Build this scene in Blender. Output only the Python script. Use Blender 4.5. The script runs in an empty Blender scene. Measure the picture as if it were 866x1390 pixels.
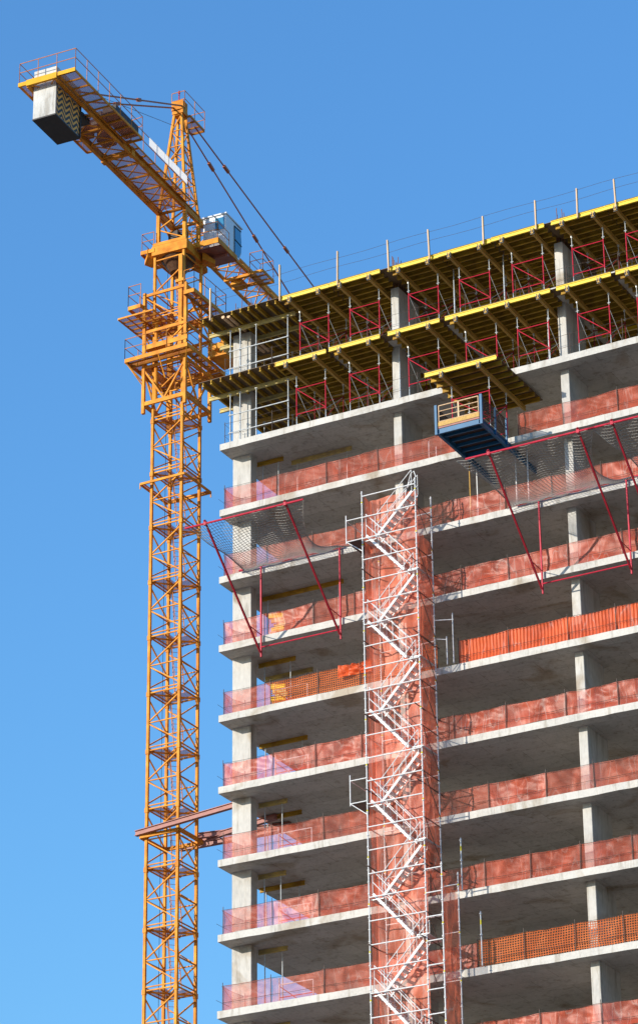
import bpy, math, random
from mathutils import Vector, Matrix
random.seed(7)
SC = bpy.context.scene
COL = SC.collection
G = 64.8                      # height of the top finished slab above the ground

# ------------------------------------------------------------------ camera
cam = bpy.data.cameras.new('camera'); co = bpy.data.objects.new('camera', cam); COL.objects.link(co)
PITCH, ROLL, YAW = math.radians(26.1754), math.radians(-0.6513), math.radians(28.3864)
d = Vector((-math.sin(YAW)*math.cos(PITCH), math.cos(YAW)*math.cos(PITCH), math.sin(PITCH)))
r = Vector((math.cos(YAW), math.sin(YAW), 0)); u = r.cross(d)
r2 = r*math.cos(ROLL)+u*math.sin(ROLL); u2 = -r*math.sin(ROLL)+u*math.cos(ROLL)
M = Matrix((r2, u2, -d)).transposed().to_4x4(); M.translation = Vector((63.25, -107.64, -63.12+G))
co.matrix_world = M
cam.sensor_fit = 'AUTO'; cam.sensor_width = 36; cam.lens = 4186.8/1390*36
cam.shift_y = -45/1390; cam.clip_start = 1; cam.clip_end = 9000
SC.camera = co

# ------------------------------------------------------------------ sky and sun
SUN = Vector((-0.65, -1.0, 0.345)).normalized()
EL = math.asin(SUN.z); AZ = math.atan2(SUN.x, SUN.y)
w = bpy.data.worlds.new('World'); SC.world = w; w.use_nodes = True
nt = w.node_tree; bg = nt.nodes['Background']
sky = nt.nodes.new('ShaderNodeTexSky'); sky.sky_type = 'NISHITA'; sky.sun_disc = False
sky.sun_elevation = EL; sky.sun_rotation = AZ
sky.air_density = 1.75; sky.dust_density = 0.7; sky.ozone_density = 9.3; sky.altitude = 0
nt.links.new(sky.outputs[0], bg.inputs[0]); bg.inputs[1].default_value = 0.15
sl = bpy.data.lights.new('sun', 'SUN'); so = bpy.data.objects.new('sun', sl); COL.objects.link(so)
sl.energy = 3.0; sl.angle = math.radians(0.5); sl.color = (1.0, 0.93, 0.82)
so.rotation_euler = SUN.to_track_quat('Z', 'Y').to_euler(); so.location = (-20, -60, G+60)
vs = SC.view_settings; vs.view_transform = 'Standard'; vs.look = 'None'; vs.exposure = 1.0; vs.gamma = 1
vs.use_curve_mapping = False
SC.cycles.max_bounces = 8; SC.cycles.diffuse_bounces = 4; SC.cycles.transparent_max_bounces = 24
SC.cycles.use_denoising = True

# ------------------------------------------------------------------ materials
def newmat(name):
    m = bpy.data.materials.new(name); m.use_nodes = True
    n = m.node_tree; n.nodes.clear()
    out = n.nodes.new('ShaderNodeOutputMaterial')
    return m, n, out

def N(n, t, **k):
    x = n.nodes.new(t)
    for a, b in k.items():
        if a.startswith('i_'):
            x.inputs[a[2:].replace('_', ' ')].default_value = b
        else: setattr(x, a, b)
    return x

def coords(n, scale=(1, 1, 1)):
    tc = N(n, 'ShaderNodeNewGeometry'); mp = N(n, 'ShaderNodeMapping')
    mp.inputs['Scale'].default_value = scale
    n.links.new(tc.outputs['Position'], mp.inputs[0]); return mp.outputs[0]

def plain(name, col, rough=.5, metal=0., var=.25, scale=6., dirt=None, bump=.0, spec=.3):
    m, n, out = newmat(name); b = N(n, 'ShaderNodeBsdfPrincipled'); b.inputs['Specular IOR Level'].default_value = spec
    b.inputs['Roughness'].default_value = rough; b.inputs['Metallic'].default_value = metal
    c = coords(n); no = N(n, 'ShaderNodeTexNoise'); no.inputs['Scale'].default_value = scale; no.inputs['Detail'].default_value = 6
    n.links.new(c, no.inputs['Vector'])
    rp = N(n, 'ShaderNodeValToRGB'); rp.color_ramp.elements[0].position = .3; rp.color_ramp.elements[1].position = .7
    dk = dirt or tuple(v*(1-var) for v in col)
    rp.color_ramp.elements[0].color = (*dk, 1); rp.color_ramp.elements[1].color = (*col, 1)
    n.links.new(no.outputs[0], rp.inputs[0]); n.links.new(rp.outputs[0], b.inputs['Base Color'])
    if bump:
        bp = N(n, 'ShaderNodeBump'); bp.inputs['Strength'].default_value = bump; bp.inputs['Distance'].default_value = .01
        n.links.new(no.outputs[0], bp.inputs['Height']); n.links.new(bp.outputs[0], b.inputs['Normal'])
    n.links.new(b.outputs[0], out.inputs[0]); return m

def concrete(name, base=(.42, .40, .36), seams=True, streak=0.):
    m, n, out = newmat(name); b = N(n, 'ShaderNodeBsdfPrincipled'); b.inputs['Roughness'].default_value = .85
    c = coords(n)
    n1 = N(n, 'ShaderNodeTexNoise'); n1.inputs['Scale'].default_value = .55; n1.inputs['Detail'].default_value = 7; n1.inputs['Roughness'].default_value = .62
    n.links.new(c, n1.inputs['Vector'])
    n2 = N(n, 'ShaderNodeTexNoise'); n2.inputs['Scale'].default_value = 9; n2.inputs['Detail'].default_value = 5
    n.links.new(coords(n, (1, 1, .35 if streak else 1)), n2.inputs['Vector'])
    mx = N(n, 'ShaderNodeMix', data_type='FLOAT'); mx.inputs[0].default_value = .4
    n.links.new(n1.outputs[0], mx.inputs[2]); n.links.new(n2.outputs[0], mx.inputs[3])
    rp = N(n, 'ShaderNodeValToRGB'); e = rp.color_ramp.elements
    e[0].position = .33; e[0].color = (*[v*.76 for v in base], 1)
    e[1].position = .66; e[1].color = (*[min(1, v*1.12) for v in base], 1)
    k = e.new(.48); k.color = (*[v*.95 for v in base], 1)
    n.links.new(mx.outputs[0], rp.inputs[0]); colr = rp.outputs[0]; hgt = n2.outputs[0]
    if seams:
        br = N(n, 'ShaderNodeTexBrick'); br.offset = .5
        br.inputs['Scale'].default_value = 1; br.inputs['Brick Width'].default_value = 2.5; br.inputs['Row Height'].default_value = 1.25
        br.inputs['Mortar Size'].default_value = .012; br.inputs['Mortar Smooth'].default_value = .3
        br.inputs['Color1'].default_value = (1, 1, 1, 1); br.inputs['Color2'].default_value = (.86, .85, .83, 1); br.inputs['Mortar'].default_value = (.55, .53, .5, 1)
        mo = N(n, 'ShaderNodeVectorMath', operation='ADD'); mo.inputs[1].default_value = (.3, .62, 0); n.links.new(coords(n), mo.inputs[0]); n.links.new(mo.outputs[0], br.inputs['Vector'])
        mu = N(n, 'ShaderNodeMix', data_type='RGBA', blend_type='MULTIPLY'); gn = N(n, 'ShaderNodeNewGeometry'); sz = N(n, 'ShaderNodeSeparateXYZ'); n.links.new(gn.outputs['Normal'], sz.inputs[0]); az = N(n, 'ShaderNodeMath', operation='ABSOLUTE'); n.links.new(sz.outputs[2], az.inputs[0]); n.links.new(az.outputs[0], mu.inputs[0])
        n.links.new(colr, mu.inputs[6]); n.links.new(br.outputs[0], mu.inputs[7]); colr = mu.outputs[2]
    n6 = N(n, 'ShaderNodeTexNoise'); n6.inputs['Scale'].default_value = 1.0; n6.inputs['Detail'].default_value = 5; n6.inputs['Roughness'].default_value = .7
    n.links.new(coords(n, (3.2, 3.2, .35)), n6.inputs['Vector'])
    r6 = N(n, 'ShaderNodeValToRGB'); r6.color_ramp.elements[0].position = .34; r6.color_ramp.elements[0].color = (.60, .56, .50, 1); r6.color_ramp.elements[1].position = .47; r6.color_ramp.elements[1].color = (1, 1, 1, 1)
    n.links.new(n6.outputs[0], r6.inputs[0])
    m6 = N(n, 'ShaderNodeMix', data_type='RGBA', blend_type='MULTIPLY'); m6.inputs[0].default_value = .75
    n.links.new(colr, m6.inputs[6]); n.links.new(r6.outputs[0], m6.inputs[7]); colr = m6.outputs[2]
    # rust and water stains with a shape of their own
    n3 = N(n, 'ShaderNodeTexNoise'); n3.inputs['Scale'].default_value = .35; n3.inputs['Detail'].default_value = 9; n3.inputs['Distortion'].default_value = 1.2
    n.links.new(c, n3.inputs['Vector'])
    r3 = N(n, 'ShaderNodeValToRGB'); r3.color_ramp.elements[0].position = .56; r3.color_ramp.elements[0].color = (1, 1, 1, 1)
    r3.color_ramp.elements[1].position = .68; r3.color_ramp.elements[1].color = (.70, .62, .52, 1)
    n.links.new(n3.outputs[0], r3.inputs[0])
    m2 = N(n, 'ShaderNodeMix', data_type='RGBA', blend_type='MULTIPLY'); m2.inputs[0].default_value = 1
    n.links.new(colr, m2.inputs[6]); n.links.new(r3.outputs[0], m2.inputs[7])
    bp = N(n, 'ShaderNodeBump'); bp.inputs['Strength'].default_value = .5; bp.inputs['Distance'].default_value = .012
    n.links.new(hgt, bp.inputs['Height']); n.links.new(bp.outputs[0], b.inputs['Normal'])
    n.links.new(m2.outputs[2], b.inputs['Base Color']); n.links.new(b.outputs[0], out.inputs[0]); return m

def netting(name, col, cover=.52, mesh=None, vert=False, gloss=.012, wr=1.0, crease_sheen=.5):
    """thin translucent plastic: part of the light passes straight through"""
    m, n, out = newmat(name)
    c = coords(n, (1.6, 1.6, .9))
    no = N(n, 'ShaderNodeTexNoise'); no.inputs['Scale'].default_value = .75; no.inputs['Detail'].default_value = 2.5; no.inputs['Distortion'].default_value = .7
    n.links.new(c, no.inputs['Vector'])
    bp = N(n, 'ShaderNodeBump'); bp.inputs['Strength'].default_value = 1.0; bp.inputs['Distance'].default_value = .07*wr
    n.links.new(no.outputs[0], bp.inputs['Height'])
    rp = N(n, 'ShaderNodeValToRGB'); rp.color_ramp.elements[0].position = .35; rp.color_ramp.elements[1].position = .7
    rp.color_ramp.elements[0].color = (*[v*.88 for v in col], 1)
    rp.color_ramp.elements[1].color = (min(1, col[0]*1.05), col[1]*1.25, col[2]*1.3, 1)
    n.links.new(no.outputs[0], rp.inputs[0])
    # sheen along the creases, painted into the film colour as pale streaks
    n5 = N(n, 'ShaderNodeTexNoise'); n5.inputs['Scale'].default_value = 1.0; n5.inputs['Detail'].default_value = .5; n5.inputs['Distortion'].default_value = .45
    rt = N(n, 'ShaderNodeMapping'); rt.inputs['Rotation'].default_value = (0, .7, 0); rt.inputs['Scale'].default_value = (2.4, .6, .42)
    gp = N(n, 'ShaderNodeNewGeometry'); n.links.new(gp.outputs['Position'], rt.inputs[0]); n.links.new(rt.outputs[0], n5.inputs['Vector'])
    r5 = N(n, 'ShaderNodeValToRGB'); q = r5.color_ramp.elements; q[0].position = .44; q[0].color = (0, 0, 0, 1); q[1].position = .56; q[1].color = (0, 0, 0, 1)
    for ps, st_ in ((.478, 0), (.495, .6), (.503, .15), (.53, 0)): z_ = q.new(ps); z_.color = (crease_sheen*st_,)*3+(1,)
    n.links.new(n5.outputs[0], r5.inputs[0])
    cm = N(n, 'ShaderNodeMix', data_type='RGBA'); cm.inputs[7].default_value = (.85, .62, .55, 1)
    n.links.new(r5.outputs[0], cm.inputs[0]); n.links.new(rp.outputs[0], cm.inputs[6])
    df = N(n, 'ShaderNodeBsdfDiffuse'); tl = N(n, 'ShaderNodeBsdfTranslucent'); gl = N(n, 'ShaderNodeBsdfGlossy')
    gl.inputs['Roughness'].default_value = .42; gl.inputs['Color'].default_value = (1, .9, .86, 1)
    for x in (df, tl): n.links.new(cm.outputs[2], x.inputs['Color'])
    for x in (df, tl, gl): n.links.new(bp.outputs[0], x.inputs['Normal'])
    a = N(n, 'ShaderNodeMixShader'); a.inputs[0].default_value = .3
    n.links.new(df.outputs[0], a.inputs[1]); n.links.new(tl.outputs[0], a.inputs[2])
    b = N(n, 'ShaderNodeMixShader'); b.inputs[0].default_value = gloss
    n.links.new(a.outputs[0], b.inputs[1]); n.links.new(gl.outputs[0], b.inputs[2])
    tr = N(n, 'ShaderNodeBsdfTransparent')
    mxx = N(n, 'ShaderNodeMixShader')
    n.links.new(tr.outputs[0], mxx.inputs[1]); n.links.new(b.outputs[0], mxx.inputs[2])
    # cover varies with the folds of the film
    ma = N(n, 'ShaderNodeMapRange'); ma.inputs['From Min'].default_value = .3; ma.inputs['From Max'].default_value = .75
    ma.inputs['To Min'].default_value = cover-.12; ma.inputs['To Max'].default_value = cover+.2
    n.links.new(no.outputs[0], ma.inputs['Value']); cov = ma.outputs[0]
    if mesh:
        g = N(n, 'ShaderNodeNewGeometry'); sp = N(n, 'ShaderNodeSeparateXYZ'); n.links.new(g.outputs['Position'], sp.inputs[0])
        res = []
        for ax, (per, duty) in zip(((0,), (2,)), mesh):
            md = N(n, 'ShaderNodeMath', operation='MODULO'); md.inputs[1].default_value = per
            ad = N(n, 'ShaderNodeMath', operation='ADD'); ad.inputs[1].default_value = 100.0
            n.links.new(sp.outputs[ax[0]], ad.inputs[0])
            if ax[0] == 0:
                ad2 = N(n, 'ShaderNodeMath', operation='ADD'); n.links.new(sp.outputs[1], ad2.inputs[1]); n.links.new(ad.outputs[0], ad2.inputs[0]); ad = ad2
            n.links.new(ad.outputs[0], md.inputs[0])
            lt = N(n, 'ShaderNodeMath', operation='LESS_THAN'); lt.inputs[1].default_value = per*duty
            n.links.new(md.outputs[0], lt.inputs[0]); res.append(lt.outputs[0])
        mxm = N(n, 'ShaderNodeMath', operation='MAXIMUM'); n.links.new(res[0], mxm.inputs[0]); n.links.new(res[1], mxm.inputs[1])
        mu = N(n, 'ShaderNodeMath', operation='MULTIPLY'); n.links.new(mxm.outputs[0], mu.inputs[0]); mu.inputs[1].default_value = .95
        cov = mu.outputs[0]
    n.links.new(cov, mxx.inputs[0]); n.links.new(mxx.outputs[0], out.inputs[0]); return m

def grating(name, col, per=.05, duty=.45):
    m, n, out = newmat(name); b = N(n, 'ShaderNodeBsdfPrincipled'); b.inputs['Base Color'].default_value = (*col, 1); b.inputs['Roughness'].default_value = .6
    tr = N(n, 'ShaderNodeBsdfTransparent'); mx = N(n, 'ShaderNodeMixShader'); mx.inputs[0].default_value = duty
    n.links.new(tr.outputs[0], mx.inputs[1]); n.links.new(b.outputs[0], mx.inputs[2]); n.links.new(mx.outputs[0], out.inputs[0]); return m

def glass(name, col):
    m, n, out = newmat(name); b = N(n, 'ShaderNodeBsdfPrincipled'); b.inputs['Base Color'].default_value = (*col, 1)
    b.inputs['Roughness'].default_value = .06; b.inputs['IOR'].default_value = 1.5; b.inputs['Metallic'].default_value = .25
    n.links.new(b.outputs[0], out.inputs[0]); return m

def chevron(name):
    m, n, out = newmat(name); b = N(n, 'ShaderNodeBsdfPrincipled'); b.inputs['Roughness'].default_value = .6
    g = N(n, 'ShaderNodeNewGeometry'); sp = N(n, 'ShaderNodeSeparateXYZ'); n.links.new(g.outputs['Position'], sp.inputs[0])
    pp = N(n, 'ShaderNodeMath', operation='PINGPONG'); pp.inputs[1].default_value = .34; ad = N(n, 'ShaderNodeMath', operation='ADD'); ad.inputs[1].default_value = 50
    n.links.new(sp.outputs[1], ad.inputs[0]); n.links.new(ad.outputs[0], pp.inputs[0])
    s = N(n, 'ShaderNodeMath', operation='ADD'); n.links.new(pp.outputs[0], s.inputs[0]); n.links.new(sp.outputs[2], s.inputs[1])
    md = N(n, 'ShaderNodeMath', operation='MODULO'); md.inputs[1].default_value = .3; n.links.new(s.outputs[0], md.inputs[0])
    lt = N(n, 'ShaderNodeMath', operation='LESS_THAN'); lt.inputs[1].default_value = .14; n.links.new(md.outputs[0], lt.inputs[0])
    mx = N(n, 'ShaderNodeMix', data_type='RGBA'); n.links.new(lt.outputs[0], mx.inputs[0])
    mx.inputs[6].default_value = (.03, .028, .025, 1); mx.inputs[7].default_value = (.75, .34, .05, 1)
    n.links.new(mx.outputs[2], b.inputs['Base Color']); n.links.new(b.outputs[0], out.inputs[0]); return m

def wood(name, col, axis='x'):
    m, n, out = newmat(name); b = N(n, 'ShaderNodeBsdfPrincipled'); b.inputs['Roughness'].default_value = .65
    sc = {'x': (.6, 14, 14), 'y': (14, .6, 14), 'z': (14, 14, .6)}[axis]
    no = N(n, 'ShaderNodeTexNoise'); no.inputs['Scale'].default_value = 1.5; no.inputs['Detail'].default_value = 6
    n.links.new(coords(n, sc), no.inputs['Vector'])
    rp = N(n, 'ShaderNodeValToRGB'); rp.color_ramp.elements[0].position = .3; rp.color_ramp.elements[1].position = .65
    rp.color_ramp.elements[0].color = (*[v*.6 for v in col], 1); rp.color_ramp.elements[1].color = (*col, 1)
    n.links.new(no.outputs[0], rp.inputs[0]); n.links.new(rp.outputs[0], b.inputs['Base Color']); n.links.new(b.outputs[0], out.inputs[0]); return m

m_conc = concrete('concrete_slab', (.50, .475, .43))
m_col = concrete('concrete_column', (.47, .45, .41), seams=False, streak=1)
m_cw = concrete('concrete_ballast', (.50, .49, .46), seams=False, streak=1)
m_crane = plain('crane_paint', (.74, .315, .035), .6, scale=2.2, dirt=(.46, .15, .014), spec=.12)
m_craneh = plain('crane_rail_paint', (.60, .22, .045), .6, var=.25, scale=4, spec=.12)
m_cye = plain('bright_crane_paint', (.72, .36, .01), .55, var=.2, scale=3, spec=.15)
m_tie = plain('tie_steel_paint', (.34, .13, .10), .5, var=.3, scale=4)
m_rust = plain('pendant_steel', (.46, .13, .045), .55, var=.4, scale=5)
m_grate = grating('steel_grating', (.55, .22, .13), duty=.42)
m_brown = plain('greasy_brown_steel', (.10, .045, .02), .5, var=.4)
m_dark = plain('dark_machinery', (.035, .03, .028), .5)
m_chev = chevron('hazard_stripes')
m_blue = plain('blue_steel_paint', (.02, .12, .245), .45, var=.25, scale=3)
m_bdeck = wood('platform_underside', (.07, .04, .035), 'y')
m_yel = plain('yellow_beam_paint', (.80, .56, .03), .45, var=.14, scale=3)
m_yel2 = plain('shaded_yellow_joist', (.50, .30, .03), .6, scale=2, dirt=(.24, .13, .02), spec=.15)  # darker copy of the beam yellow: shade under the decks put into the colour
m_yelw = plain('greyed_yellow_beam', (.56, .43, .12), .6, var=.45, scale=3, dirt=(.30, .24, .13), spec=.2)  # greyed yellow; puts the deck overhang's shade into the front corner walers
m_waler = wood('waler_timber', (.52, .30, .055), 'y')
m_ply = wood('plywood', (.15, .09, .04), 'x')
m_board = wood('pale_timber', (.70, .46, .26), 'z')
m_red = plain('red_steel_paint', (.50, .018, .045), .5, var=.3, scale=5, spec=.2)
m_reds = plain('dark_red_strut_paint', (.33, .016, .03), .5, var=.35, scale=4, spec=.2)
m_redd = plain('shaded_red_steel', (.16, .02, .02), .7, var=.4, spec=.1)  # shaded copy of the red paint, darkened for frames deep under the deck
m_galv = plain('galvanised_steel', (.58, .60, .60), .42, metal=.35, var=.3, scale=7)
m_galvd = plain('weathered_clip_steel', (.30, .30, .29), .6, var=.4)
m_white = plain('pale_scaffold_tube', (.70, .70, .69), .45, var=.2, scale=7)
m_thin = plain('dark_steel_bar', (.10, .07, .055), .6, var=.4)
m_rebar = plain('rusty_rebar', (.25, .11, .07), .8, var=.4)
m_stair = plain('pale_stair_aluminium', (.74, .74, .73), .5, var=.25, scale=6)
m_mark = plain('yellow_marking', (.85, .72, .04), .5)
m_mblue = plain('blue_marking', (.10, .28, .60), .5)
m_cabw = plain('cab_white_paint', (.72, .74, .76), .3, var=.08)
m_glass = glass('cab_glass', (.05, .22, .34))
m_banner, _n, _o = newmat('white_sheet')
_a = N(_n, 'ShaderNodeBsdfDiffuse'); _b = N(_n, 'ShaderNodeBsdfTranslucent'); _c = N(_n, 'ShaderNodeMixShader'); _c.inputs[0].default_value = .6
_a.inputs[0].default_value = _b.inputs[0].default_value = (.85, .84, .82, 1)
_n.links.new(_a.outputs[0], _c.inputs[1]); _n.links.new(_b.outputs[0], _c.inputs[2]); _n.links.new(_c.outputs[0], _o.inputs[0])
m_net = netting('red_film_netting', (.64, .10, .048), .47)
m_netb = netting('shiny_red_film', (.72, .10, .042), .52, gloss=.03, wr=1.4, crease_sheen=.85)
m_netc = netting('faded_red_film', (.68, .13, .07), .42, gloss=.012, wr=1.0, crease_sheen=.6)
m_net2 = netting('orange_mesh_netting', (.62, .15, .05), .6, mesh=((.11, .36), (.10, .38)), gloss=.0, crease_sheen=.1)
m_net3 = netting('vivid_orange_netting', (.80, .115, .03), .80, gloss=.02, crease_sheen=.6, wr=.4)
m_netr = netting('stair_tower_netting', (.95, .20, .10), .47, gloss=.02, wr=1.3, crease_sheen=1.0)
m_cord = plain('grey_net_cord', (.34, .32, .29), .8, var=.3)
m_ground = plain('site_earth', (.24, .215, .18), .95, var=.35, scale=.05)

# ------------------------------------------------------------------ mesh building
class MB:
    def __init__(s): s.v = []; s.f = []
    def add(s, vs_, fs):
        o = len(s.v); s.v += [tuple(p) for p in vs_]; s.f += [tuple(i+o for i in f) for f in fs]; return s
    def box(s, x0, x1, y0, y1, z0, z1):
        return s.add([(x0, y0, z0), (x1, y0, z0), (x1, y1, z0), (x0, y1, z0), (x0, y0, z1), (x1, y0, z1), (x1, y1, z1), (x0, y1, z1)],
                     [(0, 3, 2, 1), (4, 5, 6, 7), (0, 1, 5, 4), (1, 2, 6, 5), (2, 3, 7, 6), (3, 0, 4, 7)])
    def bar(s, a, b, w_, h_=None, up=(0, 0, 1)):
        a = Vector(a); b = Vector(b); h_ = h_ or w_; t = (b-a).normalized(); up = Vector(up)
        if abs(t.dot(up)) > .98: up = Vector((0, 1, 0))
        sx = t.cross(up).normalized(); sy = sx.cross(t)
        c = [(-w_/2, -h_/2), (w_/2, -h_/2), (w_/2, h_/2), (-w_/2, h_/2)]
        return s.add([p+sx*x+sy*y for p in (a, b) for x, y in c], [(3, 2, 1, 0), (4, 5, 6, 7), (0, 1, 5, 4), (1, 2, 6, 5), (2, 3, 7, 6), (3, 0, 4, 7)])
    def tube(s, a, b, rad, n=6, rad2=None):
        a = Vector(a); b = Vector(b); t = (b-a).normalized(); up = Vector((0, 0, 1)) if abs(t.z) < .95 else Vector((0, 1, 0))
        sx = t.cross(up).normalized(); sy = sx.cross(t); rr = (rad, rad2 if rad2 is not None else rad)
        vs_ = [p+sx*math.cos(2*math.pi*i/n)*rr[k]+sy*math.sin(2*math.pi*i/n)*rr[k] for k, p in enumerate((a, b)) for i in range(n)]
        fs = [(i, (i+1) % n, n+(i+1) % n, n+i) for i in range(n)]+[tuple(range(n))[::-1], tuple(range(n, 2*n))]
        return s.add(vs_, fs)
    def path(s, pts, rad, n=6):
        for a, b in zip(pts, pts[1:]): s.tube(a, b, rad, n)
        return s
    def ibeam(s, a, b, w_, h_, t=.03, up=(0, 0, 1)):
        a = Vector(a); b = Vector(b); q = (b-a).normalized(); sx = q.cross(Vector(up)).normalized(); sy = sx.cross(q)
        for off, ww, hh in ((h_/2-t/2, w_, t), (-h_/2+t/2, w_, t)):
            s.bar(a+sy*off, b+sy*off, ww, hh, up)
        return s.bar(a, b, w_*.38, h_-2*t-.002, up)
    def xf(s, fn): s.v = [tuple(fn(Vector(p))) for p in s.v]; return s

ORG = {}
def put(o, parent, org):
    COL.objects.link(o)
    if parent is not None:
        o.parent = parent; o.location = Vector(org)-ORG[parent.name]
    else: o.location = org
    ORG[o.name] = Vector(org)

def props(o, label=None, cat=None, group=None, kind=None):
    if label: o['label'] = label
    if cat: o['category'] = cat
    if group: o['group'] = group
    if kind: o['kind'] = kind
    return o

def build(name, mb, mat, parent=None, org=None, label=None):
    me = bpy.data.meshes.new(name)
    vv = [Vector(p)+Vector((0, 0, G)) for p in mb.v]
    if org is None:
        xs = [p.x for p in vv]; ys = [p.y for p in vv]; org = Vector(((min(xs)+max(xs))/2, (min(ys)+max(ys))/2, min(p.z for p in vv)))
    else: org = Vector(org)+Vector((0, 0, G))
    me.from_pydata([p-org for p in vv], [], mb.f); me.update()
    me.materials.append(mat)
    o = bpy.data.objects.new(name, me); put(o, parent, org)
    if label: o['label'] = label
    return o

def thing(name, label, cat, loc, group=None):
    o = bpy.data.objects.new(name, None); o.empty_display_size = .3; put(o, None, Vector(loc)+Vector((0, 0, G)))
    return props(o, label, cat, group)

def copy_tree(o, parent=None, shift=(0, 0, 0)):
    c = o.copy(); COL.objects.link(c)
    if parent is not None: c.parent = parent
    else: c.location = o.location+Vector(shift)
    ORG[c.name] = ORG[o.name]+Vector(shift)
    for ch in list(o.children): copy_tree(ch, c, shift)
    return c

ORD = ['first', 'second', 'third', 'fourth', 'fifth', 'sixth', 'seventh', 'eighth', 'ninth', 'tenth', 'eleventh', 'twelfth', 'thirteenth', 'fourteenth', 'fifteenth']

# ------------------------------------------------------------------ ground
gb = MB().add([(-4000, -4000, -G), (4000, -4000, -G), (4000, 4000, -G), (-4000, 4000, -G)], [(0, 1, 2, 3)])
props(build('ground', gb, m_ground), kind='structure')

# ------------------------------------------------------------------ the unfinished tower block
H = 3.3; T = .31; XE = 46; YE = 17
bld = thing('building_under_construction', 'unfinished grey concrete tower block with open floors beside the yellow crane', 'building', (XE/2, YE/2, -G))
def slab(z, x0=0, y0=0):
    mb = MB(); n = 92
    # the outer edge wanders a few millimetres like a hand-struck pour
    fr = [(x0+(XE-x0)*i/n, y0+random.uniform(-.012, .012), z+random.uniform(-.004, .004), z-T+random.uniform(-.012, .008)) for i in range(n+1)]
    vs_ = []
    for (x, y, zt, zb) in fr: vs_ += [(x, y, zt), (x, y, zb), (x, YE, z), (x, YE, z-T)]
    fs = []
    for i in range(n):
        a = 4*i; b = a+4
        fs += [(a+1, b+1, b, a), (a, b, b+2, a+2), (a+3, b+3, b+1, a+1), (a+2, b+2, b+3, a+3)]
    fs += [(0, 2, 3, 1), (4*n+1, 4*n+3, 4*n+2, 4*n)]
    return mb.add(vs_, fs)
zs = [-H*k for k in range(-1, 20)]
for z in zs: build('floor_slab', slab(z, y0=.05 if z > 0 else 0), m_conc, bld)
cols = [(.12, 1.07, .97, 1.50)]+[(8.5+8.1*i, 8.9+8.1*i, .66, 2.7) for i in range(5)]
cols_in = [(.12, .6, 8.6, 9.1)]+[(8.5+8.1*i, 8.9+8.1*i, 8.6, 9.8) for i in range(5)]
def chamfer_col(x0, x1, y0, y1, z0, z1, c=.02):
    p = [(x0+c, y0), (x1-c, y0), (x1, y0+c), (x1, y1-c), (x1-c, y1), (x0+c, y1), (x0, y1-c), (x0, y0+c)]
    return MB().add([(x, y, z0) for x, y in p]+[(x, y, z1) for x, y in p], [(i, (i+1) % 8, 8+(i+1) % 8, 8+i) for i in range(8)]+[tuple(range(7, -1, -1)), tuple(range(8, 16))])
ncol = 0
for k in range(-2, 12):
    ztop = -H*(k+1)-0 if False else None
    z0 = -H*(k+1); z1 = z0+H-T
    if k == -2: z0 = H; z1 = 6.02
    for i, c in enumerate(cols+cols_in):
        if i > 3 and i < 6: continue
        if i > 5 and (i-6) > 3: continue
        if k > 9 and i > 5: continue
        build('column', chamfer_col(*c, z0+.001, z1-.001), m_col, bld); ncol += 1
mb = MB()
for k in range(12, 19):
    for c in cols+cols_in: mb.box(*c, -H*(k+1)+.001, -H*k-T-.001)
o = build('lower_columns', mb, m_col, bld); o['kind'] = 'stuff'
# cast-on grey caps where the column formwork stopped
# pour edge strip on the lower formwork deck, right of the third column
build('pour_edge', MB().box(16.45, 19.8, -.34, .03, 3.0, 3.22), m_conc, bld)

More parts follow.
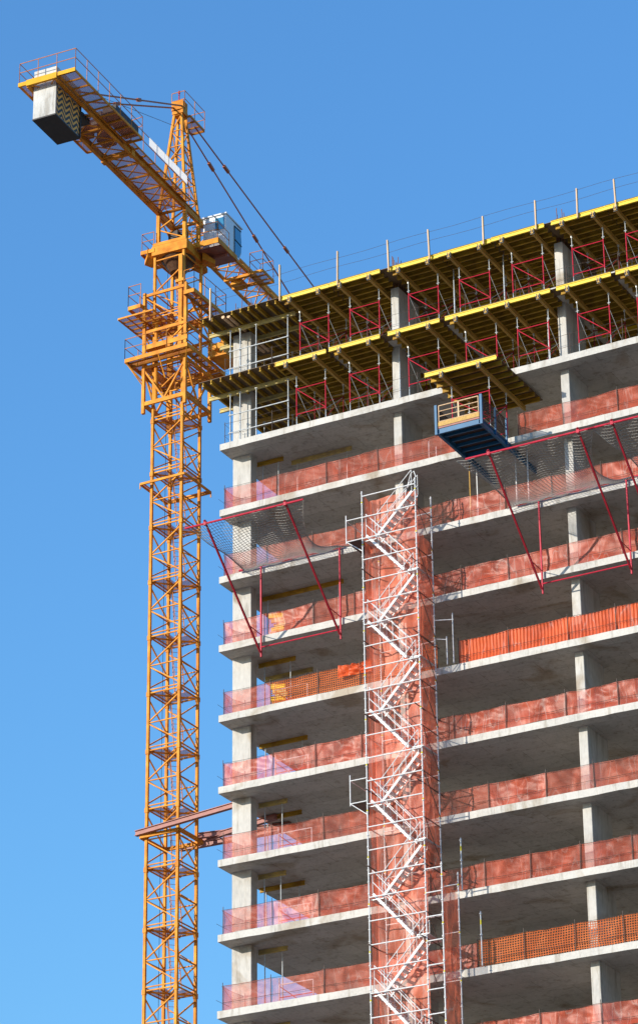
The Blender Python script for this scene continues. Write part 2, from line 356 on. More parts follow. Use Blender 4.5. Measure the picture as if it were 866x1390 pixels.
# ------------------------------------------------------------------ formwork tables
def joist(x0, x1, y, z):
    return MB().ibeam((x0, y, z), (x1, y, z), .085, .2, .042)
def clip(mb, x, y):                       # steel U-clips at the waler's end
    mb.box(x-.078, x-.062, y+.0, y+.13, 2.60, 2.83); mb.box(x+.062, x+.078, y+.0, y+.13, 2.60, 2.83)
    mb.box(x-.085, x+.085, y+.04, y+.07, 2.54, 2.562)
def make_table(label, cat, group, loc, ylen=4.75, panel=True, platform=False, hw=1.25, wx=.74, sp=.43):
    X, Y, Z = loc
    def S(mb): return mb.xf(lambda p: p+Vector(loc))
    t = thing('formwork_table', label, cat, loc, group)
    if panel: build('deck_panel', S(MB().box(-hw, hw, -.78, ylen-.9, 2.972, 2.992)), m_ply, t)
    n = int((ylen-.2)/sp)
    for i in range(n+1):
        y = -.72+i*sp
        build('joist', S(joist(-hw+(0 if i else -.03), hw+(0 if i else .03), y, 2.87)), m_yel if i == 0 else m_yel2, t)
    for s in (-1, 1):
        x = wx*s
        build('waler', S(MB().ibeam((x, -.86, 2.665), (x, ylen-1.1, 2.665), .11, .205, .05)), m_waler, t)
        c = MB(); clip(c, x, -.86); build('clip', S(c), m_galvd, t)
    ys = (.2, 1.9) if platform else (.2, 1.9, 3.4)
    for j, y in enumerate(ys):
        fr = MB()
        for s in (-1, 1): fr.tube((wx*s, y, .5), (wx*s, y, 1.98), .028, 8)
        fr.tube((-wx, y, 1.9), (wx, y, 1.9), .022); fr.tube((-wx, y, .62), (wx, y, .62), .022)
        if j % 2 == 0: fr.tube((-wx+.04, y, 1.87), (wx-.04, y, .66), .02)
        else: fr.tube((wx-.04, y, 1.87), (-wx+.04, y, .66), .02)
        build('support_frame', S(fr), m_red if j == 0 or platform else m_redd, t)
        for s in (-1, 1):
            lg = MB().tube((wx*s, y, .01), (wx*s, y, .5), .021, 8).box(wx*s-.06, wx*s+.06, y-.06, y+.06, .0, .012)
            build('base_jack', S(lg), m_galv, t)
            lg = MB().tube((wx*s, y, 1.98), (wx*s, y, 2.55), .021, 8); lg.box(wx*s-.035, wx*s+.035, y-.035, y+.035, 2.46, 2.56)
            lg.tube((wx*s-.07, y, 2.08), (wx*s+.07, y, 2.08), .02)
            build('head_jack', S(lg), m_galv, t)
    for s in (-1, 1):
        br = MB()
        for y0, y1 in zip(ys, ys[1:]):
            br.tube(((wx-.02)*s, y0+.02, 1.85), ((wx-.02)*s, y1-.02, .55), .013, 5); br.tube(((wx-.04)*s, y0+.02, .55), ((wx-.04)*s, y1-.02, 1.85), .013, 5)
        build('cross_brace', S(br), m_galv, t)
    return t
lowX = [4.62, 7.37, 10.3, 13.12, 15.62, 18.5, 21.3, 23.9]
upX = [4.83, 7.42, 10.35, 12.9, 15.5, 18.4, 20.95, 23.6]
proto = None
for deck, xs, z in (('lower', lowX, 0.0), ('upper', upX, H)):
    for row in (0, 1):
        for i, x in enumerate(xs):
            dx = random.uniform(-.02, .02); dy = random.uniform(-.05, .05)+row*4.85
            # the slab edge below sets how far out the table stands
            lab = f"yellow formwork table, {ORD[i]} from left in the {deck} deck's " + ('edge row' if row == 0 else 'rear row')
            grp = f"formwork tables carrying the {deck} deck"
            if proto is None:
                proto = make_table(lab, 'formwork', grp, (x, 0, z)); continue
            c = copy_tree(proto, None, (x-lowX[0]+dx, dy, z)); c['label'] = lab; c['group'] = grp
# infill boards between the tables and over them
for deck, z, edge in (('lower', 0, 2.965), ('upper', H, 2.965)):
    mb = MB().box(-.62, 26, -.66, 13, z+2.994, z+3.012 if deck == 'upper' else z+3.0)
    if deck == 'lower':
        mb = MB().box(-.62, 26, -.6, .045, z+2.9935, z+3.0)
    d_ = build('plywood_deck', mb, m_ply)
    props(d_, f'dark plywood sheeting laid over the {deck} formwork deck', 'plywood sheet', 'plywood sheeting')
# left corner bay: joists run into the building
def left_bay(deck, z):
    t = thing('formwork_bay', f'corner formwork bay of the {deck} deck with joists running back over grey props', 'formwork', (1.5, 0, z), 'corner formwork bays')
    build('deck_panel', MB().box(-.66, 3.42, -.75, 8.5, z+2.972, z+2.992), m_ply, t)
    xs = [-.52, -.05, 1.05, 1.5, 1.9, 2.32, 2.85, 3.28] if deck == 'upper' else [-.5, -.05, .45, .95, 1.45, 1.95, 2.5, 2.95, 3.3]
    for x in xs:
        b_ = MB().ibeam((x, -.72+random.uniform(-.06, .06), z+2.87), (x, 4.1, z+2.87), .085, .2, .042)
        b_.ibeam((x+.09, 3.9, z+2.87), (x+.09, 8.4, z+2.87), .085, .2, .042)
        build('joist', b_, m_yel2, t)
    if deck == 'upper':
        for x, y in ((.5, -.62), (.75, -.55)):
            build('round_log', MB().tube((x, y, z+2.87), (x, 3.2, z+2.86), .085, 12), m_board, t)
    for y, a, b in ((.38, -.8, 3.75), (1.62, -.95, 3.6), (3.4, -.8, 3.6), (5.6, -.8, 3.6)):
        build('waler', MB().ibeam((a, y, z+2.66), (b, y, z+2.66), .09, .2, .045), m_yelw if y < 2 else m_waler, t)
left_bay('lower', 0); left_bay('upper', H)
pc = 0
for deck, z in (('lower', 0), ('upper', H)):
    for x, y in ((.42, .22), (.92, .25), (1.75, .27), (3.42, .25), (.4, 3.4), (1.9, 3.4), (3.3, 3.4)):
        o = thing('steel_prop', '', 'steel prop', (x, y, z), 'grey steel props under the corner bays')
        front = y < 1
        idx = [.42, .92, 1.75, 3.42].index(x) if front else [.4, 1.9, 3.3].index(x)
        o['label'] = f"grey steel prop under the {deck} deck corner, {ORD[idx]} from left in the {'edge' if front else 'rear'} line"
        build('outer_tube', MB().tube((x, y, z+.01), (x, y, z+1.5), .034, 8).box(x-.07, x+.07, y-.07, y+.07, z+.002, z+.012), m_galv, o)
        build('inner_tube', MB().tube((x, y, z+1.5), (x, y, z+2.55), .026, 8).box(x-.06, x+.06, y-.05, y+.05, z+2.545, z+2.558), m_galv, o)
        build('collar', MB().tube((x, y, z+1.46), (x, y, z+1.54), .05, 8), m_galv, o)
    o = thing('guard_rail', f'two grey guard tubes clamped across the props under the {deck} deck corner', 'guard rail', (1.9, .18, z), 'tube guard rails on the props')
    for zz in (.55, 1.45): build('rail', MB().tube((.36, .17, z+zz), (3.5, .17, z+zz-.02), .026, 8), m_galv, o)
# single props between the tables
for i, (x, z, dk) in enumerate(((8.95, 0, 'lower'), (11.75, H, 'upper'), (14.2, H, 'upper'), (16.2, 0, 'lower'))):
    o = thing('steel_prop', f'lone grey prop between two {dk} deck tables, ' + ['just right of the second column', 'midway between second and third columns', 'nearer the third column', 'just left of the third column'][i], 'steel prop', (x, .5, z), 'lone props between the formwork tables')
    build('outer_tube', MB().tube((x, .5, z+.01), (x, .5, z+1.6), .034, 8), m_galv, o); build('inner_tube', MB().tube((x, .5, z+1.6), (x, .5, z+2.76), .026, 8), m_galv, o)

# top edge: timber posts, guard lines, starter bars
for i, (x, h) in enumerate(((-.04, 7.72), (3.63, 7.9), (6.6, 7.75), (9.2, 7.6), (11.24, 7.55), (13.9, 7.45), (16.45, 7.5), (18.43, 7.5), (20.24, 7.42), (23.1, 7.5))):
    tl = random.uniform(-.04, .04)
    mb = MB().bar((x, -.84, 6.02), (x+tl, -.84+random.uniform(-.03, .03), h), .11, .055, (1, 0, 0))
    o = build('guard_post', mb, m_board)
    props(o, f'pale timber guard post, {ORD[i]} from left on the top deck edge', 'guard post', 'timber guard posts on the top deck edge')
for j, zz in enumerate((6.95, 7.42)):
    mb = MB(); p = [(x, -.86, zz+.03*math.sin(x*1.3+j)) for x in [i*.9-.1 for i in range(29)]]; mb.path(p, .007, 5)
    props(build('guard_line', mb, m_thin), f'thin {"lower" if j == 0 else "upper"} guard line strung between the timber posts of the top deck', 'guard line', 'guard lines of the top deck')
for i, (x, y) in enumerate(((.6, 1.25), (8.7, 1.5), (16.8, 1.5), (24.9, 1.5))):
    mb = MB(); n = 18
    for q in range(n):
        a = 2*math.pi*q/n; px = x+(.42 if i == 0 else .17)*math.copysign(min(1, abs(math.cos(a))*1.4), math.cos(a)); py = y+(.22 if i == 0 else .8)*math.sin(a)
        mb.tube((px, py, 6.02), (px+random.uniform(-.06, .06), py+random.uniform(-.06, .06), 7.55+random.uniform(-.25, .4)), .018, 5)
    for zz in (6.5, 6.9, 7.3): mb.tube((x-.2, y-.4, zz), (x+.2, y-.4, zz), .008, 4).tube((x-.2, y+.4, zz), (x+.2, y+.4, zz), .008, 4)
    props(build('rebar_cage', mb, m_rebar), f'rusty column starter bars sticking up behind the top deck edge, {ORD[i]} bundle from the left', 'rebar', 'column starter bars')
# wire guards at the slab edges without netting
for nm, z in (('first bare slab', 0), ('lower deck', H)):
    o = thing('wire_guard', f'thin dark posts and wires guarding the edge of the {nm}', 'guard rail', (12, .12, z), 'wire edge guards')
    for i in range(11):
        x = .2+i*2.45; build('post', MB().tube((x, .12, z), (x, .12, z+1.12), .016, 5), m_thin, o)
    for zz in (.45, 1.05):
        p = [(x, .12, z+zz-.03*abs(math.sin((x-.2)*math.pi/2.45))) for x in [.2+i*.49 for i in range(51)]]
        build('wire', MB().path(p, .009, 4), m_thin, o)
    build('wire', MB().path([(.15, .12, z+1.05), (.15, 3, z+1.02), (.15, 6, z+1.05)], .009, 4).path([(.15, .12, z+.45), (.15, 3, z+.43), (.15, 6, z+.45)], .009, 4), m_thin, o)

# ------------------------------------------------------------------ netting along the floors
def net_panel(x0, x1, z, h, yb=.13, pleat=0, along='x', amp=.05, seed=0):
    """one panel of film between two posts, sagging, creased"""
    rn = random.Random(seed); n = max(8, int((x1-x0)*(26 if pleat else 18))); mz = 8 if pleat else 16
    ph = [rn.uniform(0, 6.28) for _ in range(6)]; sag = rn.uniform(.01, .07); sb = rn.uniform(0, .06)
    vs_ = []; fs = []
    for j in range(mz+1):
        for i in range(n+1):
            s = i/n; q = j/mz; x = x0+(x1-x0)*s
            zz = z+.03+sb*math.sin(s*math.pi)*(1-q)+q*(h-.03-sag*math.sin(s*math.pi)-sb*math.sin(s*math.pi)*q*0)
            k = math.sin(s*math.pi)**.5
            y = amp*k*(math.sin(4*s+7*q+ph[0])*.5+math.sin(13*s-9*q+ph[1])*.3+math.sin(23*s+5*q+ph[2])*.16+math.sin(9*s*q*3+ph[3])*.3)
            y += .05*math.sin(q*math.pi)*k+amp*.7*k*(abs(math.sin(6*s+3*q+ph[4]))**.4-.6)+amp*.5*k*(abs(math.sin(3*s-8*q+ph[5]))**.3-.6)
            if pleat: y += .035*math.sin(x*2*math.pi/.155+.6*math.sin(q*3+x))
            vs_.append((x, yb+y, zz) if along == 'x' else (yb+y, x, zz))
    for j in range(mz):
        for i in range(n):
            a = j*(n+1)+i; fs.append((a, a+1, a+n+2, a+n+1))
    return vs_, fs
FMAT = {1: 'n', 2: 'c', 3: 'b', 4: 'n', 5: 'b', 6: 'c', 7: 'n', 8: 'c', 9: 'b'}
def fence(k, x0, x1, label, mat=None, pleat=0, side=True, h=1.1, seed=0, matleft=None, xsplit=None):
    z = -H*k
    t = thing('safety_netting', label, 'safety netting', ((x0+x1)/2, .13, z), 'red netting fences along the open floors')
    xs = [x0]
    rn = random.Random(seed+k*17)
    while xs[-1] < x1-1.6: xs.append(xs[-1]+rn.uniform(2.0, 2.75))
    xs[-1] = x1
    zt = [h+rn.uniform(-.05, .04) for _ in xs]
    for i, (a, b) in enumerate(zip(xs, xs[1:])):
        mt = mat or {'n': m_net, 'b': m_netb, 'c': m_netc}[FMAT[k] if rn.random() < .75 else rn.choice('nbc')]
        if matleft and a >= matleft[0] and a < matleft[1]: mt = m_net2
        o = build('net_panel', MB().add(*net_panel(a, b, z, (zt[i]+zt[i+1])/2, .13, pleat, 'x', rn.uniform(.02, .05) if not pleat else .02, seed*31+i+k*7)), mt, t)
        for p in o.data.polygons: p.use_smooth = True
    if side:
        for i, (a, b) in enumerate(((.13, 2.9), (2.9, 5.8), (5.8, 8.6))):
            o = build('net_panel', MB().add(*net_panel(a, b, z, h, .17, 0, 'y', .03, seed+i+k)), m_net, t)
            for p in o.data.polygons: p.use_smooth = True
    for i, x in enumerate(xs):
        build('post', MB().tube((x, .09, z), (x+rn.uniform(-.03, .03), .09, z+h+.12), .017, 6), m_thin, t)
    for zz in (.36, h-.03):
        p = []
        for i, (a, b) in enumerate(zip(xs, xs[1:])):
            for q in range(5): p.append((a+(b-a)*q/5, .07, z+zz-.025*math.sin(q/5*math.pi)))
        build('wire', MB().path(p, .009, 4), m_thin, t)
    if side:
        build('wire', MB().tube((.15, -.35, z+.36), (.15, 8.6, z+.36), .009, 4).tube((.15, .1, z+h-.03), (.15, 8.6, z+h-.03), .009, 4).tube((.15, .15, z+h-.05), (.15, 2.4, z+.1), .01, 4), m_thin, t)
    return t
FL = {1: 'first', 2: 'second', 3: 'third', 4: 'fourth', 5: 'fifth', 6: 'sixth', 7: 'seventh', 8: 'eighth', 9: 'ninth'}
fence(1, .2, 12.0, 'creased red film netting on the first netted floor, left of the blue loading platform', seed=3)
fence(1, 14.75, 26, 'creased red film netting on the first netted floor, right of the blue loading platform', side=False, seed=4)
fence(2, .2, 26, 'red film netting on the second netted floor, seen behind both catch nets', seed=5)
fence(3, .2, 26, 'red film netting on the third netted floor, behind the struts of the catch nets', seed=6)
fence(4, .2, 10.6, 'red film and orange mesh netting on the fourth netted floor, left of the stair tower', seed=7, matleft=(2.4, 11))
fence(4, 11.6, 26, 'vivid orange pleated netting on the fourth netted floor, right of the stair tower', mat=m_net3, pleat=1, side=False, seed=8)
fence(5, .2, 26, 'wrinkled shiny red netting on the fifth netted floor', seed=9)
fence(6, .2, 26, 'red film netting on the sixth netted floor, just above the crane tie beams', seed=10)
fence(7, .2, 26, 'red film netting on the seventh netted floor, one below the crane tie beams', seed=11) if False else fence(7, .2, 26, 'red film netting on the seventh netted floor, level with the rightmost loose pole', seed=11)
fence(8, .2, 12, 'red film netting of the eighth netted floor, from the corner to the stair tower', seed=12)
fence(8, 12, 26, 'orange square mesh netting beyond the stair tower, one floor below the seventh netted floor', mat=m_net2, side=False, seed=13, h=1.2)
fence(9, .2, 26, 'red film netting on the ninth, lowest netted floor', seed=14)

# small works on the left bays: shores under the soffits, trestles, stacks
for k, (x0, x1, y) in enumerate(()): pass
sh = [(0, .85, 2.2, 1.95), (0, 2.3, 5.4, 2.55), (3, .85, 2.7, 2.05), (3, .3, 2.75, 3.55), (4, .2, 2.6, 3.25), (5, .9, 2.3, 1.95), (5, .15, 2.15, 3.5), (6, .95, 2.3, 1.8), (6, .15, 2.35, 3.35), (7, .9, 2.3, 1.9), (2, .9, 5.0, 2.3), (8, .9, 2.4, 1.9)]
for i, (k, x0, x1, y) in enumerate(sh):
    zt = -H*k-T; zf = -H*(k+1)
    t = thing('propped_beam', f"yellow beam propped under the {['top bare', 'first netted', 'second netted', 'third netted', 'fourth netted', 'fifth netted', 'sixth netted', 'seventh netted', 'eighth netted'][k]} slab, {'nearer the edge' if y < 2.4 else 'set further back'}", 'propped beam', ((x0+x1)/2, y, zf), 'propped beams under the left soffits')
    build('beam', MB().ibeam((x0, y, zt-.105), (x1, y, zt-.105), .085, .2, .042), m_yelw if i % 2 else m_yel2, t)
    for x in (x0+.3, x1-.25):
        build('prop', MB().tube((x, y, zf+.01), (x, y, zf+1.6), .032, 8).tube((x, y, zf+1.6), (x, y, zt-.21), .025, 8), m_galv, t)
for i, k in enumerate((4, 5, 6, 7, 8)):
    z = -H*k; x = 2.5+random.uniform(-.1, .2); wd = 1.6
    t = thing('trestle', f'pale steel trestle frame behind the netting of the {FL[k]} netted floor, near the corner column', 'trestle', (x+wd/2, .55, z), 'pale trestles on the left bays')
    build('frame', MB().path([(x, .5, z), (x, .5, z+1.15), (x, .5, z+.85), (x+wd, .5, z+.85), (x+wd, .5, z)], .026, 8), m_white, t)
    build('brace', MB().tube((x, .5, z+.3), (x+wd, .5, z+.3), .02).tube((x, .5, z+.8), (x+.9, 1.3, z+.02), .018), m_red, t)
for i, (k, x, y, n, lab) in enumerate(((1, 2.2, .8, 5, 'pale boards and yellow beams stacked on the first netted floor near the corner column'),
                               (2, 2.0, 1.2, 4, 'small yellow beam stack on the second netted floor behind the left catch net'),
                               (3, 2.0, 1.0, 7, 'yellow beam stack standing on the third netted floor beside the corner column'),
                               (4, 2.0, 1.1, 7, 'yellow beam stack on the fourth netted floor beside the corner column'))):
    z = -H*k; t = thing('beam_stack', lab, 'beam stack', (x+.9, y+.2, z), 'stacked formwork beams')
    for q in range(n):
        xx = x+random.uniform(-.08, .08)
        ln = .62 if k in (3, 4) else 3.2
        build('beam', MB().ibeam((xx, y+random.uniform(-.02, .3), z+.02+.1+q*.205 if k in (3, 4) else z+.1+(q % 2)*.205), (xx+ln, y+(.1+.2*q if k < 3 else .2), z+.02+.1+q*.205 if k in (3, 4) else z+.1+(q % 2)*.205), .085, .2, .042), m_board if (k == 1 and q % 2) else (m_yel if q % 3 == 0 else m_yelw), t)
# orange heap / crate behind mesh on floor four
props(build('folded_netting', MB().add(*net_panel(5.9, 7.5, -H*4+.5, .62, .0, 0, 'x', .12, 77)), m_net3), 'bundle of vivid orange netting hung behind the mesh of the fourth netted floor', 'netting')

# ------------------------------------------------------------------ stair tower
X0, X1, YF, YR, ZT, ZB = 8.13, 10.69, -1.8, -.32, -5.2, -31.5
st = thing('stair_scaffold', 'tall pale scaffold stair tower with red netting standing against the facade', 'scaffold', ((X0+X1)/2, -1, -G))
def standard(x, y, zt, zb=-G, name='standard'):
    pm = MB().tube((x, y, zb), (x, y, zt), .028, 8); z = zt-.1
    while z > ZB: pm.tube((x, y, z-.018), (x, y, z+.018), .055, 8); z -= .5
    o = build(name, pm, m_white, st)
    mk = MB(); z = zt-.55; q = 0
    while z > ZB: mk.tube((x, y, z-.05), (x, y, z+.05), .031, 8); z -= 2.0; q += 1
    build('band', mk, m_mark, o)
standard(X0, YF, ZT+.1); standard(X0, YR, ZT-.0-.1); standard(X1, YF, ZT+.15); standard(X1, YR, ZT+.15-.3)
z = ZT-.16
while z > ZB:
    build('ledger', MB().tube((X0, YF-.03, z), (X1, YF-.03, z), .027, 8), m_white, st); z -= 1.0
z = ZT-.16-.75
while z > ZB:
    build('ledger', MB().tube((X0, YR-.03, z), (X1, YR-.03, z), .025, 8), m_white, st)
    build('ledger', MB().tube((X0-.02, YF, z-.25), (X0-.02, YR, z-.25), .02, 6), m_galv, st)
    build('ledger', MB().tube((X1+.02, YF, z-.25), (X1+.02, YR, z-.25), .02, 6), m_thin, st)
    build('side_brace', MB().tube((X1+.05, YF, z-.25), (X1+.05, YR, z-1.9), .018, 6), m_thin, st)
    z -= 2.0
# flights zigzag between the landings
lv = -7.3; left = True; n = 0
def flight(xa, za, xb, zb_, y):
    f_ = MB(); L = Vector((xb-xa, 0, zb_-za)); 
    f_.bar((xa, y-.27, za), (xb, y-.27, zb_), .03, .105); f_.bar((xa, y+.27, za), (xb, y+.27, zb_), .025, .05); f_.bar((xa+L.x*.5, y-.27, za+L.z*.5), (xa+L.x*.5, y+.27, za+L.z*.5), .03, .03)
    o = build('stair_flight', f_, m_stair, st)
    tr = MB(); ns = 9
    for i in range(1, ns):
        s = i/ns; x = xa+L.x*s; zz = za+L.z*s; tr.box(x-.11, x+.11, y-.25, y+.25, zz-.015, zz+.015)
    build('tread', tr, m_stair, o)
    hr = MB()
    for yy in (y-.29, y+.29):
        for hh in (.5, 1.0): hr.tube((xa, yy, za+hh), (xb, yy, zb_+hh), .018, 6)
        for s in (.0, .33, .66, 1.0): hr.tube((xa+L.x*s, yy, za+L.z*s), (xa+L.x*s, yy, za+L.z*s+1.0), .014, 5)
    build('handrail', hr, m_white, o)
XL, XR = 8.72, 10.2
prev = (10.3, -5.45); zcur = -7.25
side = 'L'
pts = [(XR+.2, -5.4)]
zc = -7.3
while zc > ZB: pts.append((XL-.1 if side == 'L' else XR+.1, zc)); side = 'R' if side == 'L' else 'L'; zc -= 2.0
for i, ((xa, za), (xb, zb_)) in enumerate(zip(pts, pts[1:])):
    if i % 2 == 0: xa, xb, za, zb_ = 10.5, 8.72, za-.22, zb_-.1
    else: xa, xb, za, zb_ = 8.28, 10.05, za+.1, zb_+.1
    flight(xa, za, xb, zb_, -1.46)
    bx = (X0, XL+.02) if xb < 9.4 else (XR-.02, X1)
    build('landing', MB().box(bx[0]+.03, bx[1], YF+.1, YR-.1, zb_-.05, zb_-.01), m_galv, st)
# handrail loop at the head
build('head_rail', MB().path([(10.15, YF+.12, -5.7), (10.45, YF+.12, -4.75), (10.6, YF+.12, -4.68), (10.66, YF+.12, -4.9), (10.66, YF+.12, -6)], .02, 6), m_white, st)
# brackets
for (xa, xb, z0, ex) in ((X0-.78, X0, -7.33, 1), (X0-.78, X0, -19.2, 1)):
    mb = MB(); xo = xa if xb == X0 else xb; xi = X0 if xb == X0 else X1
    mb.tube((xo, YF, z0-.1), (xo, YF, z0+1.25), .026, 8).tube((xa, YF, z0), (xb, YF, z0), .026, 8).tube((xa, YF, z0+1), (xb, YF, z0+1), .024, 8)
    mb.tube((xi, YF, z0-.6), (xo, YF, z0), .02, 6).tube((xo, YF, z0+.02), (xo, YR, z0+.02), .024, 8).tube((xo, YR, z0-.1), (xo, YR, z0+1.2), .026, 8).tube((xo, YF, z0+1), (xo, YR, z0+1), .02)
    build('bracket_bay', mb, m_white, st)
    build('bracket_deck', MB().box(xa+.03, xb-.03, YF+.05, YR-.05, z0-.03, z0), m_thin, st)
# lower right extra bay
for x, y in ((11.42, YF), (11.42, YR)): standard(x, y, -22.4)
mb = MB()
for i in range(9): 
    z = -22.6-i*1.0; mb.tube((X1, YF-.02, z), (11.42, YF-.02, z), .026, 8)
for i in range(5): 
    z = -22.9-i*2.0; mb.tube((X1, YR, z), (11.42, YR, z), .026, 8)
build('side_bay_rails', mb, m_white, st)
# ties to slabs
for z in (-8.9, -12.2, -15.5, -18.8, -22.1, -25.4, -28.7):
    for x in (X0+.1, X1-.1): build('wall_tie', MB().tube((x, YF-.35, z), (x, .3, z), .024, 6), m_thin, st)
# netting: back and both sides of the tower
def bigsheet(name, axis, a0, a1, fix, z0, z1, seed, mat=None, amp=.8):
    rn = random.Random(seed); n = 16; mz = int((z1-z0)*4); ph = [rn.uniform(0, 6) for _ in range(8)]
    vs_ = []; fs = []
    for j in range(mz+1):
        for i in range(n+1):
            s = i/n; zz = z0+(z1-z0)*j/mz; a = a0+(a1-a0)*s; q = zz
            y = .05*math.sin(7*s+q*1.1+ph[0])+.035*math.sin(17*s-q*2.3+ph[1])+.02*math.sin(31*s+q*3.7+ph[2])+.03*math.sin(q*2.9+ph[3])
            y *= amp*min(1, 8*s*(1-s)+.2)
            vs_.append((a, fix+y, zz) if axis == 'x' else (fix+y, a, zz))
    for j in range(mz):
        for i in range(n): a = j*(n+1)+i; fs.append((a, a+1, a+n+2, a+n+1))
    o = build(name, MB().add(vs_, fs), mat or m_netr, st)
    for p in o.data.polygons: p.use_smooth = True
bigsheet('net_sheet', 'x', X0+.02, X1-.28, YF+.72, ZB, ZT-.06, 1)
bigsheet('net_sheet', 'y', YF+.06, YF+.72, X0+.06, ZB, ZT-.12, 2, amp=.4)
bigsheet('net_sheet', 'y', YF+.12, YR+.1, X1-.08, -22.7, ZT-2.3, 3)
bigsheet('net_sheet', 'y', YF+.1, YR+.05, 11.36, ZB, -23.3, 5)
bigsheet('net_sheet', 'x', X0-.6, X0+.02, YR-.1, -19.2, -16.6, 6, m_net)
for xx in (11.15, 11.45): build('gate_pole', MB().tube((xx, -.12, -13.18), (xx, -.12, -10.9 if xx > 11.3 else -11.9), .026, 8), m_white, st)
build('gate_rail', MB().tube((X1, YR, -11.15), (11.5, -.12, -11.2), .024, 8), m_white, st)
build('gate_rail', MB().tube((X1, YR, -12.0), (11.15, -.12, -12.05), .024, 8), m_white, st)
# loose poles to the right of the tower
for i, (x, z0, z1) in enumerate(((11.5, -23.095, -20.9), (12.28, -26.395, -24.15))):
    o = thing('scaffold_pole', f"{'upper' if i == 0 else 'lower'} of the two banded poles standing right of the stair tower", 'scaffold pole', (x, -.12, z0), 'loose poles right of the stair tower')
    build('tube', MB().tube((x, -.12, z0), (x, -.12, z1), .028, 8), m_white, o)
    build('band', MB().tube((x, -.12, z1-.55), (x, -.12, z1-.35), .031, 8), m_mark, o)
    build('coupler', MB().tube((x, -.12, z1-1.0), (x, -.12, z1-.94), .06, 8).tube((x, -.12, z1-.12), (x, -.12, z1-.08), .06, 8), m_galv, o)

# ------------------------------------------------------------------ catch nets
def catch_net(xa, xb, label, ra, rb, pr):
    """two struts from the slab edge, an outer rail 4.9 m out and a sagging net"""
    t = thing('catch_net', label, 'catch net', ((xa+xb)/2, -.1, -10.9), 'catch nets slung out from the facade')
    for x in (xa, xb):
        build('post', MB().bar((x, -.12, -10.95), (x, -.12, -6.55), .075, .06, (1, 0, 0)), m_red, t)
        s_ = build('strut', MB().bar((x, -.2, -10.75), (x, -5.02, -6.38), .07, .085), m_reds, t)
        build('stay', MB().bar((x, -1.15, -9.85), (x, -.14, -9.9), .03, .03), m_red, s_)
        build('head_plate', MB().box(x-.06, x+.06, -5.0, -4.9, -6.60, -6.40), m_red, s_)
    build('outer_rail', MB().tube((ra, -4.95, -6.52), (rb, -4.95, -6.52), .045, 10), m_red, t)
    build('inner_rail', MB().tube((xa-1.1, -.14, -6.6), (xb+.2, -.14, -6.6), .045, 10), m_red, t)
    build('lower_rail', MB().tube((xa, -.14, -10.5), (xb, -.14, -10.5), .032, 8), m_red, t)
    # net mesh of cords
    a, b = pr; nu = int((b-a)/.15); nv = 34; mb = MB(); P = []
    for j in range(nv+1):
        v = j/nv
        row = []
        for i in range(nu+1):
            s = i/nu; x = a+(b-a)*s
            pinch = .9*math.sin(v*math.pi)          # the free side edges pull inwards
            x += pinch*(1-2*s)*abs(1-2*s)**2
            y = -4.95*(1-v)-.12*v
            z = -6.55-.10*v-.72*math.sin(v*math.pi)*(.82+.18*math.cos((x-xa)*math.pi/2))+.04*math.sin(x*5+v*9)
            row.append(Vector((x, y, z)))
        P.append(row)
    for j in range(nv+1):
        for i in range(nu):
            mb.bar(P[j][i], P[j][i+1], .013, .013)
    for i in range(nu+1):
        for j in range(nv): mb.bar(P[j][i], P[j+1][i], .013, .013)
    build('net', mb, m_cord, t)
    for e_ in (0, nu): build('edge_rope', MB().path([P[j][e_] for j in range(nv+1)], .02, 5), m_cord, t)
catch_net(2.2, 6.12, 'red-framed catch net slung out at the building corner beside the crane mast', 1.2, 7.0, (1.3, 7.0))
catch_net(15.65, 19.66, 'red-framed catch net slung out below and right of the blue platform', 14.6, 20.4, (14.2, 20.3))
catch_net(21.15, 25.1, 'red-framed catch net farthest from the crane, only partly in view', 20.1, 26, (20.2, 26))

# ------------------------------------------------------------------ blue loading platform with its table
PX0, PX1, PY0 = 12.3, 14.42, -2.85
lp = thing('loading_platform', 'blue steel loading platform jutting out from the facade under a formwork table', 'loading platform', (13.36, -1.4, -3.9))
for x in (PX0+.06, PX1-.06): build('side_beam', MB().ibeam((x, PY0, -3.76), (x, 2.7, -3.76), .12, .24, .03), m_blue, lp)
build('end_beam', MB().bar((PX0+.13, PY0+.05, -3.75), (PX1-.13, PY0+.05, -3.75), .1, .22), m_blue, lp)
build('end_beam', MB().bar((PX0+.13, -.15, -3.75), (PX1-.13, -.15, -3.75), .1, .22), m_blue, lp)
for y in (-2.3, -1.75, -1.2, -.65): build('cross_beam', MB().bar((PX0+.13, y, -3.72), (PX1-.13, y, -3.72), .07, .14), m_blue, lp)
build('deck', MB().box(PX0+.02, PX1-.02, PY0+.02, -.03, -3.62, -3.57), m_bdeck, lp)
build('edge_board', MB().box(PX0+.1, PX1-.1, PY0-.03, PY0+.03, -3.53, -3.33), m_waler, lp)
build('edge_board', MB().box(PX0+.1, PX1-.1, PY0-.02, PY0+.02, -3.625, -3.545), m_tie, lp)
for x in (PX0, PX1): build('corner_post', MB().bar((x, PY0, -3.9), (x, PY0, -2.5), .11, .11), m_blue, lp)
for y in (-1.5, -.4):
    for x in (PX0, PX1): build('side_post', MB().bar((x, y, -3.8), (x, y, -2.55), .08, .08), m_blue, lp)
gt = build('end_gate', MB().path([(PX0+.14, PY0-.02, -3.32), (PX0+.14, PY0-.02, -2.56), (PX1-.12, PY0-.02, -2.56), (PX1-.12, PY0-.02, -3.32)], .027, 8), m_board, lp)
